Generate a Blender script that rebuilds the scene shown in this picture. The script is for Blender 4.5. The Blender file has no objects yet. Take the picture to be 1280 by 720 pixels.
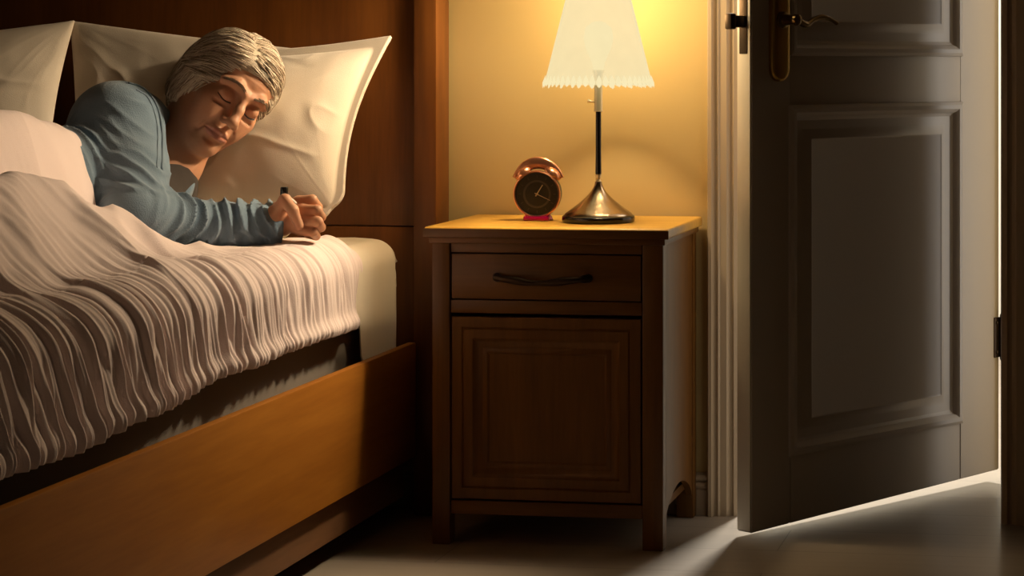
import bpy, bmesh, math, random
import numpy as np
from mathutils import Vector, Matrix
random.seed(4); RNG = np.random.default_rng(7)
SC = bpy.context.scene; COL = SC.collection
R = math.radians; PI = math.pi

# ------------------------------------------------------------------ camera
F_PX, CX, HY, CAM_H, YAW = 2735.0, 986.0, 80.0, 0.94, R(8.2)
cd = bpy.data.cameras.new('camera'); cam = bpy.data.objects.new('camera', cd); COL.objects.link(cam)
cam.location = (0, 0, CAM_H); cam.rotation_euler = (R(90), 0, YAW)
cd.sensor_width = 36; cd.lens = F_PX/1280*36
cd.shift_x = -(CX-640)/1280; cd.shift_y = -(360-HY)/1280; cd.clip_start = 0.05
SC.camera = cam

def P(px, py, Y):
    """a sight line of the photograph met with the vertical plane at depth Y"""
    a = (px-CX)/F_PX; b = (HY-py)/F_PX
    dx = -math.sin(YAW)+math.cos(YAW)*a; dy = math.cos(YAW)+math.sin(YAW)*a
    t = Y/dy
    return Vector((dx*t, Y, CAM_H+b*t))

WT = .27
WALL = 4.50      # face of the back wall
# ------------------------------------------------------------------ materials
def mat(name, color, rough=0.6, metal=0.0, spec=0.5, bump=0.0, bscale=60, vary=0.0, vscale=6, coat=0.0, sheen=0.0, sss=0.0, stretch=(1,1,1)):
    m = bpy.data.materials.new(name); m.use_nodes = True
    nt = m.node_tree; b = nt.nodes['Principled BSDF']
    b.inputs['Base Color'].default_value = (*color, 1); b.inputs['Roughness'].default_value = rough
    b.inputs['Metallic'].default_value = metal; b.inputs['Specular IOR Level'].default_value = spec
    b.inputs['Coat Weight'].default_value = coat; b.inputs['Sheen Weight'].default_value = sheen
    b.inputs['Subsurface Weight'].default_value = sss
    if sss: b.inputs['Subsurface Radius'].default_value = (.01, .004, .002); b.inputs['Subsurface Scale'].default_value = .5
    tc = nt.nodes.new('ShaderNodeTexCoord'); mp = nt.nodes.new('ShaderNodeMapping')
    mp.inputs['Scale'].default_value = stretch
    nt.links.new(tc.outputs['Object'], mp.inputs['Vector'])
    if vary:
        n = nt.nodes.new('ShaderNodeTexNoise'); n.inputs['Scale'].default_value = vscale; n.inputs['Detail'].default_value = 5
        nt.links.new(mp.outputs[0], n.inputs['Vector'])
        r = nt.nodes.new('ShaderNodeMapRange'); r.inputs['To Min'].default_value = 1-vary; r.inputs['To Max'].default_value = 1+vary
        nt.links.new(n.outputs['Fac'], r.inputs['Value'])
        mx = nt.nodes.new('ShaderNodeVectorMath'); mx.operation = 'SCALE'; mx.inputs[0].default_value = color
        nt.links.new(r.outputs[0], mx.inputs['Scale']); nt.links.new(mx.outputs[0], b.inputs['Base Color'])
    if bump:
        n = nt.nodes.new('ShaderNodeTexNoise'); n.inputs['Scale'].default_value = bscale; n.inputs['Detail'].default_value = 4
        nt.links.new(mp.outputs[0], n.inputs['Vector'])
        bp = nt.nodes.new('ShaderNodeBump'); bp.inputs['Strength'].default_value = bump; bp.inputs['Distance'].default_value = .002
        nt.links.new(n.outputs['Fac'], bp.inputs['Height']); nt.links.new(bp.outputs[0], b.inputs['Normal'])
    return m

def wood(name, dark, light, axis='Z', scale=5, rough=.38, gloss=.4, rings=.35):
    """streaky wood, grain running along the given axis"""
    m = bpy.data.materials.new(name); m.use_nodes = True
    nt = m.node_tree; b = nt.nodes['Principled BSDF']; N = nt.nodes.new; L = nt.links.new
    tc = N('ShaderNodeTexCoord'); mp = N('ShaderNodeMapping')
    s = {'X': (.08, 1, 1), 'Y': (1, .08, 1), 'Z': (1, 1, .08)}[axis]
    mp.inputs['Scale'].default_value = s
    L(tc.outputs['Object'], mp.inputs['Vector'])
    n1 = N('ShaderNodeTexNoise'); n1.inputs['Scale'].default_value = scale*5; n1.inputs['Detail'].default_value = 6; n1.inputs['Distortion'].default_value = .6
    n2 = N('ShaderNodeTexNoise'); n2.inputs['Scale'].default_value = scale*30; n2.inputs['Detail'].default_value = 3
    L(mp.outputs[0], n1.inputs['Vector']); L(mp.outputs[0], n2.inputs['Vector'])
    mx = N('ShaderNodeMix'); mx.inputs['Factor'].default_value = rings
    L(n1.outputs['Fac'], mx.inputs['A']); L(n2.outputs['Fac'], mx.inputs['B'])
    cr = N('ShaderNodeValToRGB'); cr.color_ramp.elements[0].position = .32; cr.color_ramp.elements[0].color = (*dark, 1)
    cr.color_ramp.elements[1].position = .68; cr.color_ramp.elements[1].color = (*light, 1)
    L(mx.outputs[0], cr.inputs['Fac']); L(cr.outputs['Color'], b.inputs['Base Color'])
    b.inputs['Roughness'].default_value = rough; b.inputs['Specular IOR Level'].default_value = gloss
    bp = N('ShaderNodeBump'); bp.inputs['Strength'].default_value = .15; bp.inputs['Distance'].default_value = .001
    L(n2.outputs['Fac'], bp.inputs['Height']); L(bp.outputs[0], b.inputs['Normal'])
    return m

def fabric(name, color, weave=900, bump=.25, vary=.04, sheen=.15, rough=.9):
    m = mat(name, color, rough=rough, bump=bump, bscale=weave, vary=vary, vscale=12, sheen=sheen, spec=.2)
    return m

M = {}
M['wall'] = mat('wall_paint', (.60, .455, .205), rough=.75, bump=.08, bscale=220, vary=.02, vscale=3, spec=.25)
M['hall_wall'] = mat('hall_paint', (.75, .74, .70), rough=.8, bump=.05, bscale=200)
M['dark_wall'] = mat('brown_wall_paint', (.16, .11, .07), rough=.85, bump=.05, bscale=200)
M['ceiling'] = mat('ceiling_paint', (.22, .18, .14), rough=.9, bump=.05, bscale=200)
M['trim'] = mat('trim_paint', (.48, .385, .27), rough=.42, vary=.04, vscale=3, bump=.04, bscale=150, stretch=(1,1,.15))
M['door'] = mat('door_paint', (.50, .45, .40), rough=.38, vary=.03, vscale=3, bump=.05, bscale=140, stretch=(1,1,.3))
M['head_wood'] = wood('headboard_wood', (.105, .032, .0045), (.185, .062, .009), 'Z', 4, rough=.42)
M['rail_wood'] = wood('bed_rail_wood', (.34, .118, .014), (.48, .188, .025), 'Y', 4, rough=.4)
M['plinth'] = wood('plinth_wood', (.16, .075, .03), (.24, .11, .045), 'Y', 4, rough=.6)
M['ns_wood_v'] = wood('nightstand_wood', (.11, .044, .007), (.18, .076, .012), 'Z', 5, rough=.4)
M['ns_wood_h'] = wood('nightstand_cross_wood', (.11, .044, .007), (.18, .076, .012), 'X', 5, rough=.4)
M['ns_top_lit'] = wood('nightstand_top_wood_lit', (.62, .34, .05), (.80, .46, .085), 'X', 4, rough=.35)  # tabletop colour brightened for the lamplight falling on it
M['black'] = mat('black_gloss', (.012, .010, .009), rough=.18, spec=.6, bump=.02)
M['brushed'] = mat('brushed_metal', (.36, .27, .18), rough=.24, metal=1, bump=.35, bscale=70, stretch=(1,1,.04), vary=.15, vscale=60)
M['chrome'] = mat('lamp_chrome', (.85, .74, .50), rough=.38, metal=.75, bump=.03)
M['bronze'] = mat('dark_bronze', (.055, .035, .022), rough=.4, metal=.8, bump=.1, bscale=120)
M['brass'] = mat('old_brass', (.50, .32, .08), rough=.3, metal=1, bump=.08, bscale=90, vary=.15)
M['lever'] = mat('aged_brass_lever', (.22, .15, .06), rough=.32, metal=1, bump=.05)
M['edge'] = mat('lamplit_edge_paint', (.88, .82, .70), rough=.4, bump=.03)  # door's free edge coloured paler to stand for lamplight on it
M['rose'] = mat('rose_gold', (.82, .38, .22), rough=.28, metal=.9, bump=.04)
M['magenta'] = mat('magenta_enamel', (.55, .006, .13), rough=.2, spec=.6, coat=.5, bump=.02)
M['dial'] = mat('dark_dial', (.028, .026, .024), rough=.35, spec=.4, bump=.05, vary=.3, vscale=40)
M['dial_ring'] = mat('grey_dial_ring', (.075, .065, .055), rough=.4, bump=.03)
M['pale_metal'] = mat('pale_metal', (.5, .42, .35), rough=.3, metal=.7, bump=.03)
M['pillow'] = fabric('pillow_cotton', (.80, .70, .58), 700)
M['sheet'] = fabric('sheet_cotton', (.80, .71, .58), 700)
M['duvet'] = fabric('duvet_cotton', (.84, .70, .68), 600, bump=.35)
M['mattress'] = fabric('mattress_ticking', (.42, .38, .33), 500)
M['box'] = fabric('shaded_box_ticking', (.22, .19, .155), 400)  # darkened to stand for the duvet's shadow below its hem
M['blanket'] = fabric('blanket_wool', (.70, .60, .52), 400)
M['sweater'] = fabric('blue_knit', (.165, .24, .32), 420, bump=.6, vary=.12, sheen=.3)
M['piping'] = fabric('blue_piping', (.19, .26, .33), 500, bump=.4)
M['shirt'] = fabric('shaded_undershirt', (.05, .04, .035), 500)
M['skin'] = mat('skin', (.55, .28, .165), rough=.5, bump=.25, bscale=150, vary=.10, vscale=18, sss=.15, spec=.4)
M['lip'] = mat('lips', (.54, .23, .17), rough=.4, bump=.25, bscale=260, sss=.1)
M['nail'] = mat('nails', (.72, .45, .34), rough=.25, bump=.02)
M['hair'] = mat('grey_blond_hair', (.60, .50, .38), rough=.55, bump=.5, bscale=500, vary=.30, vscale=90, sheen=.1, spec=.4)
M['hair_light'] = mat('pale_hair', (.78, .70, .58), rough=.5, bump=.2, bscale=500)
M['hair_dark'] = mat('ash_hair', (.30, .22, .15), rough=.55, bump=.2, bscale=500)
M['brow'] = mat('grey_brow', (.20, .13, .08), rough=.7, bump=.3, bscale=500)
M['lash'] = mat('eyelash', (.03, .015, .01), rough=.6, bump=.1)
M['white_plastic'] = mat('pale_tube', (.65, .62, .58), rough=.25, bump=.02)

def floor_material():
    m = bpy.data.materials.new('pale_floor_boards'); m.use_nodes = True
    nt = m.node_tree; b = nt.nodes['Principled BSDF']; N = nt.nodes.new; L = nt.links.new
    tc = N('ShaderNodeTexCoord'); mp = N('ShaderNodeMapping'); mp.inputs['Rotation'].default_value = (0, 0, 0)
    L(tc.outputs['Object'], mp.inputs['Vector'])
    br = N('ShaderNodeTexBrick'); br.inputs['Scale'].default_value = 1
    br.inputs['Brick Width'].default_value = 1.25; br.inputs['Row Height'].default_value = .19
    br.inputs['Mortar Size'].default_value = .0016; br.inputs['Mortar Smooth'].default_value = .3
    br.inputs['Color1'].default_value = (.35, .30, .245, 1); br.inputs['Color2'].default_value = (.32, .27, .22, 1)
    br.inputs['Mortar'].default_value = (.20, .165, .135, 1)
    L(mp.outputs[0], br.inputs['Vector'])
    m2 = N('ShaderNodeMapping'); m2.inputs['Scale'].default_value = (1.2, 16, 1); L(tc.outputs['Object'], m2.inputs['Vector'])
    n = N('ShaderNodeTexNoise'); n.inputs['Scale'].default_value = 3; n.inputs['Detail'].default_value = 6
    L(m2.outputs[0], n.inputs['Vector'])
    r = N('ShaderNodeMapRange'); r.inputs['To Min'].default_value = .86; r.inputs['To Max'].default_value = 1.12
    L(n.outputs['Fac'], r.inputs['Value'])
    v = N('ShaderNodeVectorMath'); v.operation = 'SCALE'
    L(br.outputs['Color'], v.inputs[0]); L(r.outputs[0], v.inputs['Scale']); L(v.outputs[0], b.inputs['Base Color'])
    b.inputs['Roughness'].default_value = .34; b.inputs['Specular IOR Level'].default_value = .45
    bp = N('ShaderNodeBump'); bp.inputs['Strength'].default_value = .15; bp.inputs['Distance'].default_value = .001
    L(n.outputs['Fac'], bp.inputs['Height']); L(bp.outputs[0], b.inputs['Normal'])
    return m
M['floor'] = floor_material()

# ------------------------------------------------------------------ mesh helpers
def link(name, me, m=None, parent=None, smooth=False):
    o = bpy.data.objects.new(name, me); COL.objects.link(o)
    if m is not None:
        for x in (m if isinstance(m, (list, tuple)) else [m]): me.materials.append(x)
    if smooth: me.shade_smooth()
    if parent: o.parent = parent
    return o
def tag(o, label=None, cat=None, group=None, kind=None):
    for k, v in (('label', label), ('category', cat), ('group', group), ('kind', kind)):
        if v: o[k] = v
    return o
def empty(name, loc=(0,0,0), rz=0):
    o = bpy.data.objects.new(name, None); COL.objects.link(o); o.location = loc; o.rotation_euler = (0, 0, rz); o.empty_display_size = .05
    return o
def finish(bm, name, m, parent=None, smooth=False, angle=None):
    me = bpy.data.meshes.new(name); bmesh.ops.recalc_face_normals(bm, faces=bm.faces[:]); bm.to_mesh(me); bm.free()
    if angle is not None:
        me.shade_smooth(); me.set_sharp_from_angle(angle=R(angle))
    return link(name, me, m, parent, smooth)
def box(bm, lo, hi, bev=0.0, seg=2):
    r = bmesh.ops.create_cube(bm, size=1)
    vs = r['verts']
    c = [(a+b)/2 for a, b in zip(lo, hi)]; s = [abs(b-a) for a, b in zip(lo, hi)]
    for v in vs: v.co = Vector((v.co.x*s[0]+c[0], v.co.y*s[1]+c[1], v.co.z*s[2]+c[2]))
    if bev:
        es = list({e for v in vs for e in v.link_edges})
        bmesh.ops.bevel(bm, geom=es, offset=min(bev, min(s)*.45), segments=seg, affect='EDGES', profile=.6)
def boxes(name, lst, m, parent=None, bev=.003, seg=2):
    bm = bmesh.new()
    for lo, hi in lst: box(bm, lo, hi, bev, seg)
    return finish(bm, name, m, parent, angle=40)
def lathe(bm, prof, n=64, mtx=None, cap=True):
    rings = []
    for r, z in prof:
        rings.append([bm.verts.new((r*math.cos(2*PI*i/n), r*math.sin(2*PI*i/n), z)) for i in range(n)])
    for a, b in zip(rings, rings[1:]):
        for i in range(n): bm.faces.new((a[i], a[(i+1)%n], b[(i+1)%n], b[i]))
    if cap:
        bm.faces.new(rings[0][::-1]); bm.faces.new(rings[-1])
    if mtx is not None:
        for rg in rings:
            for v in rg: v.co = mtx @ v.co
def tube(bm, pts, rad, n=10, cap=True, flat=None):
    pts = [Vector(p) for p in pts]; rings = []
    up = Vector((0, 0, 1))
    t0 = (pts[1]-pts[0]).normalized()
    a = t0.cross(up);  a = a if a.length > .1 else t0.cross(Vector((1, 0, 0))); a.normalize()
    for i, p in enumerate(pts):
        t = (pts[min(i+1, len(pts)-1)]-pts[max(i-1, 0)]).normalized()
        a = (a-t*a.dot(t)).normalized(); b = t.cross(a)
        r = rad[i] if isinstance(rad, (list, tuple)) else rad
        fl = flat or 1
        rings.append([bm.verts.new(p+a*(r*math.cos(2*PI*k/n))+b*(r*fl*math.sin(2*PI*k/n))) for k in range(n)])
    for x, y in zip(rings, rings[1:]):
        for k in range(n): bm.faces.new((x[k], x[(k+1)%n], y[(k+1)%n], y[k]))
    if cap: bm.faces.new(rings[0][::-1]); bm.faces.new(rings[-1])
def extrude_profile(bm, prof, a, b, flip=1):
    """vertical moulding: profile of (x, y) points carried from z=a to z=b"""
    lo = [bm.verts.new((x, y, a)) for x, y in prof]; hi = [bm.verts.new((x, y, b)) for x, y in prof]
    n = len(prof)
    for i in range(n): bm.faces.new((lo[i], lo[(i+1)%n], hi[(i+1)%n], hi[i]))
    bm.faces.new(lo[::-1]); bm.faces.new(hi)
def np_mesh(name, V, Fq, m=None, parent=None, smooth=True):
    me = bpy.data.meshes.new(name)
    V = np.asarray(V, dtype=np.float32); Fq = np.asarray(Fq, dtype=np.int32)
    me.vertices.add(len(V)); me.vertices.foreach_set('co', V.ravel())
    k = Fq.shape[1]
    me.loops.add(Fq.size); me.loops.foreach_set('vertex_index', Fq.ravel())
    me.polygons.add(len(Fq)); me.polygons.foreach_set('loop_start', np.arange(0, Fq.size, k, dtype=np.int32))
    me.update(calc_edges=True); me.validate()
    if smooth: me.shade_smooth()
    return link(name, me, m, parent)
def grid_faces(nu, nv, off=0, wrap_u=False):
    i = np.arange(nu if wrap_u else nu-1); j = np.arange(nv-1)
    I, J = np.meshgrid(i, j, indexing='ij'); I2 = (I+1) % nu
    return np.stack([I*nv+J, I2*nv+J, I2*nv+J+1, I*nv+J+1], -1).reshape(-1, 4)+off

def vnoise(x, y, seed=0):
    x = np.asarray(x, dtype=np.float64); y = np.asarray(y, dtype=np.float64)
    xi = np.floor(x).astype(np.int64); yi = np.floor(y).astype(np.int64); xf = x-xi; yf = y-yi
    def h(a, b):
        n = (a*374761393+b*668265263+seed*1442695041) & 0xffffffff
        n = ((n ^ (n >> 13))*1274126177) & 0xffffffff
        return ((n ^ (n >> 16)) & 0xffff)/65535.0
    u = xf*xf*(3-2*xf); v = yf*yf*(3-2*yf)
    return ((h(xi, yi)*(1-u)+h(xi+1, yi)*u)*(1-v)+(h(xi, yi+1)*(1-u)+h(xi+1, yi+1)*u)*v)*2-1
def fbm(x, y, o=4, seed=0):
    s = 0; a = 1; t = 0
    for k in range(o):
        s = s+a*vnoise(x*2**k+k*17.3, y*2**k+k*9.1, seed+k); t += a; a *= .5
    return s/t
def sstep(a, b, x):
    t = np.clip((x-a)/(b-a), 0, 1); return t*t*(3-2*t)

# ------------------------------------------------------------------ sculpting field
class Field:
    def __init__(s, lo, hi, h):
        s.lo = np.array(lo, float); s.h = h
        s.n = np.ceil((np.array(hi)-s.lo)/h).astype(int)+1
        s.f = np.full(s.n, .06, np.float32)
    def win(s, lo, hi, mar=.035):
        a = np.clip(np.floor((np.minimum(lo, hi)-mar-s.lo)/s.h).astype(int), 0, s.n-1)
        b = np.clip(np.ceil((np.maximum(lo, hi)+mar-s.lo)/s.h).astype(int)+1, 1, s.n)
        sl = tuple(slice(x, y) for x, y in zip(a, b))
        ax = [(s.lo[k]+s.h*np.arange(a[k], b[k])).astype(np.float32) for k in range(3)]
        return sl, ax[0][:, None, None], ax[1][None, :, None], ax[2][None, None, :]
    def put(s, sl, d, k, mode):
        a = s.f[sl]
        if a.size == 0: return
        if mode == 'add':
            h = np.clip(.5+.5*(a-d)/k, 0, 1); s.f[sl] = a*(1-h)+d*h-k*h*(1-h)
        else:
            h = np.clip(.5-.5*(a+d)/k, 0, 1); s.f[sl] = a*(1-h)-d*h+k*h*(1-h)
    def cone(s, p0, r0, p1, r1, k=.01, mode='add', disp=None):
        p0 = np.array(p0, float); p1 = np.array(p1, float); r = max(r0, r1)
        sl, X, Y, Z = s.win(np.minimum(p0, p1)-r, np.maximum(p0, p1)+r)
        d = p1-p0; L2 = max((d*d).sum(), 1e-12)
        t = np.clip(((X-p0[0])*d[0]+(Y-p0[1])*d[1]+(Z-p0[2])*d[2])/L2, 0, 1)
        q = np.sqrt((X-p0[0]-t*d[0])**2+(Y-p0[1]-t*d[1])**2+(Z-p0[2]-t*d[2])**2)-(r0+(r1-r0)*t)
        if disp is not None: q = q-disp(t, X, Y, Z)
        s.put(sl, q.astype(np.float32), k, mode)
    def chain(s, pts, rs, k=.006, mode='add'):
        for i in range(len(pts)-1): s.cone(pts[i], rs[i], pts[i+1], rs[i+1], k, mode)
    def ell(s, c, r, rot=None, k=.01, mode='add'):
        c = np.array(c, float); r = np.array(r, float); m = r.max()
        sl, X, Y, Z = s.win(c-m, c+m)
        x, y, z = X-c[0], Y-c[1], Z-c[2]
        if rot is not None:
            R_ = np.array(rot)
            x, y, z = (R_[0, 0]*x+R_[1, 0]*y+R_[2, 0]*z), (R_[0, 1]*x+R_[1, 1]*y+R_[2, 1]*z), (R_[0, 2]*x+R_[1, 2]*y+R_[2, 2]*z)
        k0 = np.sqrt((x/r[0])**2+(y/r[1])**2+(z/r[2])**2); k1 = np.sqrt((x/r[0]**2)**2+(y/r[1]**2)**2+(z/r[2]**2)**2)+1e-9
        s.put(sl, (k0*(k0-1)/k1).astype(np.float32), k, mode)
    def mesh(s):
        f = s.f; f[0] = f[-1] = .05; f[:, 0] = f[:, -1] = .05; f[:, :, 0] = f[:, :, -1] = .05
        neg = f < 0
        c = np.zeros(np.array(f.shape)-1, np.uint8)
        for a in (0, 1):
            for b in (0, 1):
                for d in (0, 1): c += neg[a:f.shape[0]-1+a, b:f.shape[1]-1+b, d:f.shape[2]-1+d]
        act = (c > 0) & (c < 8); idx = np.full(act.shape, -1, np.int64); ijk = np.argwhere(act); idx[act] = np.arange(len(ijk))
        acc = np.zeros((len(ijk), 3)); cnt = np.zeros(len(ijk))
        corners = [(a, b, d) for a in (0, 1) for b in (0, 1) for d in (0, 1)]
        for p in corners:
            for ax in range(3):
                if p[ax]: continue
                q = list(p); q[ax] = 1
                fa = f[ijk[:, 0]+p[0], ijk[:, 1]+p[1], ijk[:, 2]+p[2]]; fb = f[ijk[:, 0]+q[0], ijk[:, 1]+q[1], ijk[:, 2]+q[2]]
                m = (fa < 0) != (fb < 0)
                t = np.where(m, fa/np.where(m, fa-fb, 1), 0)
                pos = np.tile(np.array(p, float), (len(ijk), 1)); pos[:, ax] = t
                acc += pos*m[:, None]; cnt += m
        V = s.lo+s.h*(ijk+acc/cnt[:, None])
        faces = []
        for ax in range(3):
            u, v = (ax+1) % 3, (ax+2) % 3
            sh = list(f.shape); s0 = [slice(0, None)]*3; s1 = [slice(0, None)]*3
            s0[ax] = slice(0, sh[ax]-1); s1[ax] = slice(1, sh[ax])
            a = neg[tuple(s0)]; b = neg[tuple(s1)]
            e = np.argwhere(a != b); e = e[(e[:, u] > 0) & (e[:, v] > 0) & (e[:, u] < sh[u]-1) & (e[:, v] < sh[v]-1)]
            inside = a[e[:, 0], e[:, 1], e[:, 2]]
            def cell(du, dv):
                g = e.copy(); g[:, u] -= du; g[:, v] -= dv; return idx[g[:, 0], g[:, 1], g[:, 2]]
            q = np.stack([cell(1, 1), cell(0, 1), cell(0, 0), cell(1, 0)], 1)
            q[~inside] = q[~inside][:, ::-1]; faces.append(q)
        return V, np.concatenate(faces)

# ================================================================== ROOM
def struct(o): o['kind'] = 'structure'; return o
XL, XR, YB, ZC = -3.5, 1.5, -.8, 2.5
OP_L = P(925, 645, WALL).x; OP_R = P(1251, 655, WALL).x        # the doorway
HALL_Y = 7.2
struct(boxes('floor', [((XL-.1, YB-.1, -.1), (XR+.1, HALL_Y+.1, 0))], M['floor'], bev=0))
struct(boxes('ceiling', [((XL-.1, YB-.1, ZC), (XR+.1, HALL_Y+.1, ZC+.1))], M['ceiling'], bev=0))
struct(boxes('wall_left', [((XL-.1, YB, 0), (XL, WALL+WT, ZC))], M['dark_wall'], bev=0))
struct(boxes('wall_right', [((XR, YB, 0), (XR+.1, WALL, ZC))], M['dark_wall'], bev=0))
struct(boxes('wall_front', [((XL-.1, YB-.1, 0), (XR+.1, YB, ZC))], M['dark_wall'], bev=0))
# back wall: left part, thick pier by the doorway, lintel, part right of the doorway
struct(boxes('wall_back', [((XL, WALL, 0), (OP_L-.02, WALL+WT, ZC)), ((OP_L-.02, WALL, 2.1), (OP_R+.02, WALL+WT, ZC)),
                           ((OP_R+.02, WALL, 0), (XR+.1, WALL+WT, ZC))], M['wall'], bev=0))
struct(boxes('wall_hall', [((XL, WALL+WT, 0), (XL+.1, HALL_Y, ZC)), ((XR, WALL+WT, 0), (XR+.1, HALL_Y, ZC)),
                           ((XL, HALL_Y, 0), (XR+.1, HALL_Y+.1, ZC))], M['hall_wall'], bev=0))

# baseboards (stepped top with two beads)
def baseboard(name, x0, x1):
    y = WALL
    prof = [(0, 0), (-.014, 0), (-.014, .052), (-.011, .054), (-.011, .056), (-.017, .058), (-.019, .063), (-.017, .067), (-.010, .069), (-.010, .071), (-.016, .073), (-.018, .078), (-.015, .083), (-.006, .086), (0, .087)]
    bm = bmesh.new()
    a = [bm.verts.new((x0, y+p, z)) for p, z in prof]; b = [bm.verts.new((x1, y+p, z)) for p, z in prof]
    n = len(prof)
    for i in range(n): bm.faces.new((a[i], a[(i+1)%n], b[(i+1)%n], b[i]))
    bm.faces.new(a[::-1]); bm.faces.new(b)
    return struct(finish(bm, name, M['trim'], angle=25))
CAS_L = P(886, 600, WALL).x
baseboard('baseboard_back', XL, CAS_L)
baseboard('baseboard_right', OP_R+.09, XR)

# door casings: fluted vertical boards on the wall and the lining of the doorway
def casing(name, x0, x1, side):
    w = x1-x0; y = WALL; s = side
    px = [0, .02, .06, .16, .20, .26, .31, .36, .42, .62, .68, .73, .78, .84, .90, .97, 1.0]
    py = [0, .026, .030, .030, .024, .018, .018, .024, .020, .020, .016, .010, .010, .016, .014, .012, 0]
    pts = [(x0+w*a, y-b) for a, b in zip(px, py)] if s > 0 else [(x1-w*a, y-b) for a, b in zip(px, py)]
    bm = bmesh.new(); extrude_profile(bm, pts, 0, 2.15)
    return struct(finish(bm, name, M['trim'], angle=20))
casing('trim_1', CAS_L, OP_L, 1)
casing('trim_2', OP_R, OP_R+.085, -1)
struct(boxes('trim_3', [((OP_L-.02, WALL, 0), (OP_L, WALL+WT, 2.1))], M['trim'], bev=.002))
struct(boxes('trim_4', [((OP_R, WALL, 0), (OP_R+.02, WALL+WT, 2.1))], M['trim'], bev=.002))
struct(boxes('trim_5', [((CAS_L, WALL-.028, 2.08), (OP_R+.085, WALL, 2.16))], M['trim'], bev=.004))

# ---- the door leaf, standing ajar
DF = P(939, 672, 4.27); DF.z = 0
DH = P(1249, 583, 4.93); DH.z = 0
dvec = (DH-DF); DW = dvec.length; dang = math.atan2(dvec.y, dvec.x)
TH = .040; Z0, Z1 = .010, 2.04
door = empty('door_1', (DF.x, DF.y, 0), dang)          # local x runs from the free edge to the hinge, local -y faces the room... 
struct(door)
def leaf_u(px, py=300):
    """distance along the leaf of a sight line"""
    a = (px-CX)/F_PX; d = Vector((-math.sin(YAW)+math.cos(YAW)*a, math.cos(YAW)+math.sin(YAW)*a))
    e = Vector((dvec.x, dvec.y)).normalized()
    den = d.x*e.y-d.y*e.x
    t = (DF.x*e.y-DF.y*e.x)/den
    return (d*t-Vector((DF.x, DF.y))).dot(e)
u0, u1 = leaf_u(988), leaf_u(1200)
def leaf():
    bm = bmesh.new()
    zb0, zb1 = .012, .030          # the leaf hangs a little higher at the hinge
    panels = [(.155, .852), (.962, 1.86)]
    box(bm, (u0-.004, .008, .1), (u1+.004, TH-.008, 1.95))      # field behind the panels
    def prism(x0, x1, za0, za1, zt):
        vs = [bm.verts.new(c) for c in ((x0, 0, za0), (x1, 0, za1), (x1, TH, za1), (x0, TH, za0), (x0, 0, zt), (x1, 0, zt), (x1, TH, zt), (x0, TH, zt))]
        fs = [(0, 3, 2, 1), (4, 5, 6, 7), (0, 1, 5, 4), (1, 2, 6, 5), (2, 3, 7, 6), (3, 0, 4, 7)]
        fs = [bm.faces.new([vs[i] for i in f]) for f in fs]
        es = list({e for v in vs for e in v.link_edges}); bmesh.ops.bevel(bm, geom=es, offset=.0025, segments=2, affect='EDGES')
    zb = lambda x: zb0+(zb1-zb0)*x/DW
    prism(0, u0, zb(0), zb(u0), Z1); prism(u1, DW, zb(u1), zb(DW), Z1)
    prism(u0-.001, u1+.001, zb(u0), zb(u1), panels[0][0])
    box(bm, (u0-.001, 0, panels[0][1]), (u1+.001, TH, panels[1][0]), .0005)
    box(bm, (u0-.001, 0, panels[1][1]), (u1+.001, TH, Z1), .0005)
    return finish(bm, 'leaf', M['door'], door, angle=30), panels
lf, panels = leaf()
def frame_ring(bm, x0, x1, z0, z1, prof, face):
    """mitred moulding around a rectangle; prof = (inset, height out of the face)"""
    rings = []
    for ins, hgt in prof:
        y = (-hgt if face < 0 else TH+hgt)
        rings.append([bm.verts.new(c) for c in ((x0+ins, y, z0+ins), (x1-ins, y, z0+ins), (x1-ins, y, z1-ins), (x0+ins, y, z1-ins))])
    for a, b in zip(rings, rings[1:]):
        for i in range(4): bm.faces.new((a[i], a[(i+1)%4], b[(i+1)%4], b[i]))
    return rings[-1]
for z0, z1 in panels:
    for face in (-1, 1):
        bm = bmesh.new()
        frame_ring(bm, u0-.006, u1+.006, z0-.006, z1+.006, [(-.0, -.001), (.002, .006), (.008, .009), (.016, .008), (.022, .003), (.026, -.004), (.034, -.009), (.040, -.0085)], face)
        finish(bm, 'panel_moulding', M['door'], door, angle=28)
        bm = bmesh.new()
        last = frame_ring(bm, u0+.030, u1-.030, z0+.030, z1-.030, [(0, -.009), (.012, -.009), (.030, -.001), (.034, .000), (.038, -.002)], face)
        bm.faces.new(last)
        finish(bm, 'raised_panel', M['door'], door, angle=28)
# handle plates and levers on both faces
def stadium(bm, cx, z0, z1, hw, y0, out, sgn, n=20):
    """rounded, domed long plate"""
    rings = []
    for k, (sc, o) in enumerate(((1, 0), (1, .5), (.93, .8), (.75, .97), (.4, 1.0))):
        w = hw*sc; ring = []
        ins = hw*(1-sc)
        for i in range(n+1):
            a = PI*i/n; ring.append((cx+w*math.cos(a), z1-hw+ w*math.sin(a)))
        for i in range(n+1):
            a = PI+PI*i/n; ring.append((cx+w*math.cos(a), z0+hw+w*math.sin(a)))
        rings.append([bm.verts.new((x, y0+sgn*out*o, z)) for x, z in ring])
    m = len(rings[0])
    for a, b in zip(rings, rings[1:]):
        for i in range(m): bm.faces.new((a[i], a[(i+1)%m], b[(i+1)%m], b[i]))
    bm.faces.new(rings[-1])
boxes('lit_leaf_edge', [((-.0012, .0025, .016), (.001, TH-.0025, Z1-.004))], M['edge'], door, bev=.0005)
UH = leaf_u(972); ZH = 1.028
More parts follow.
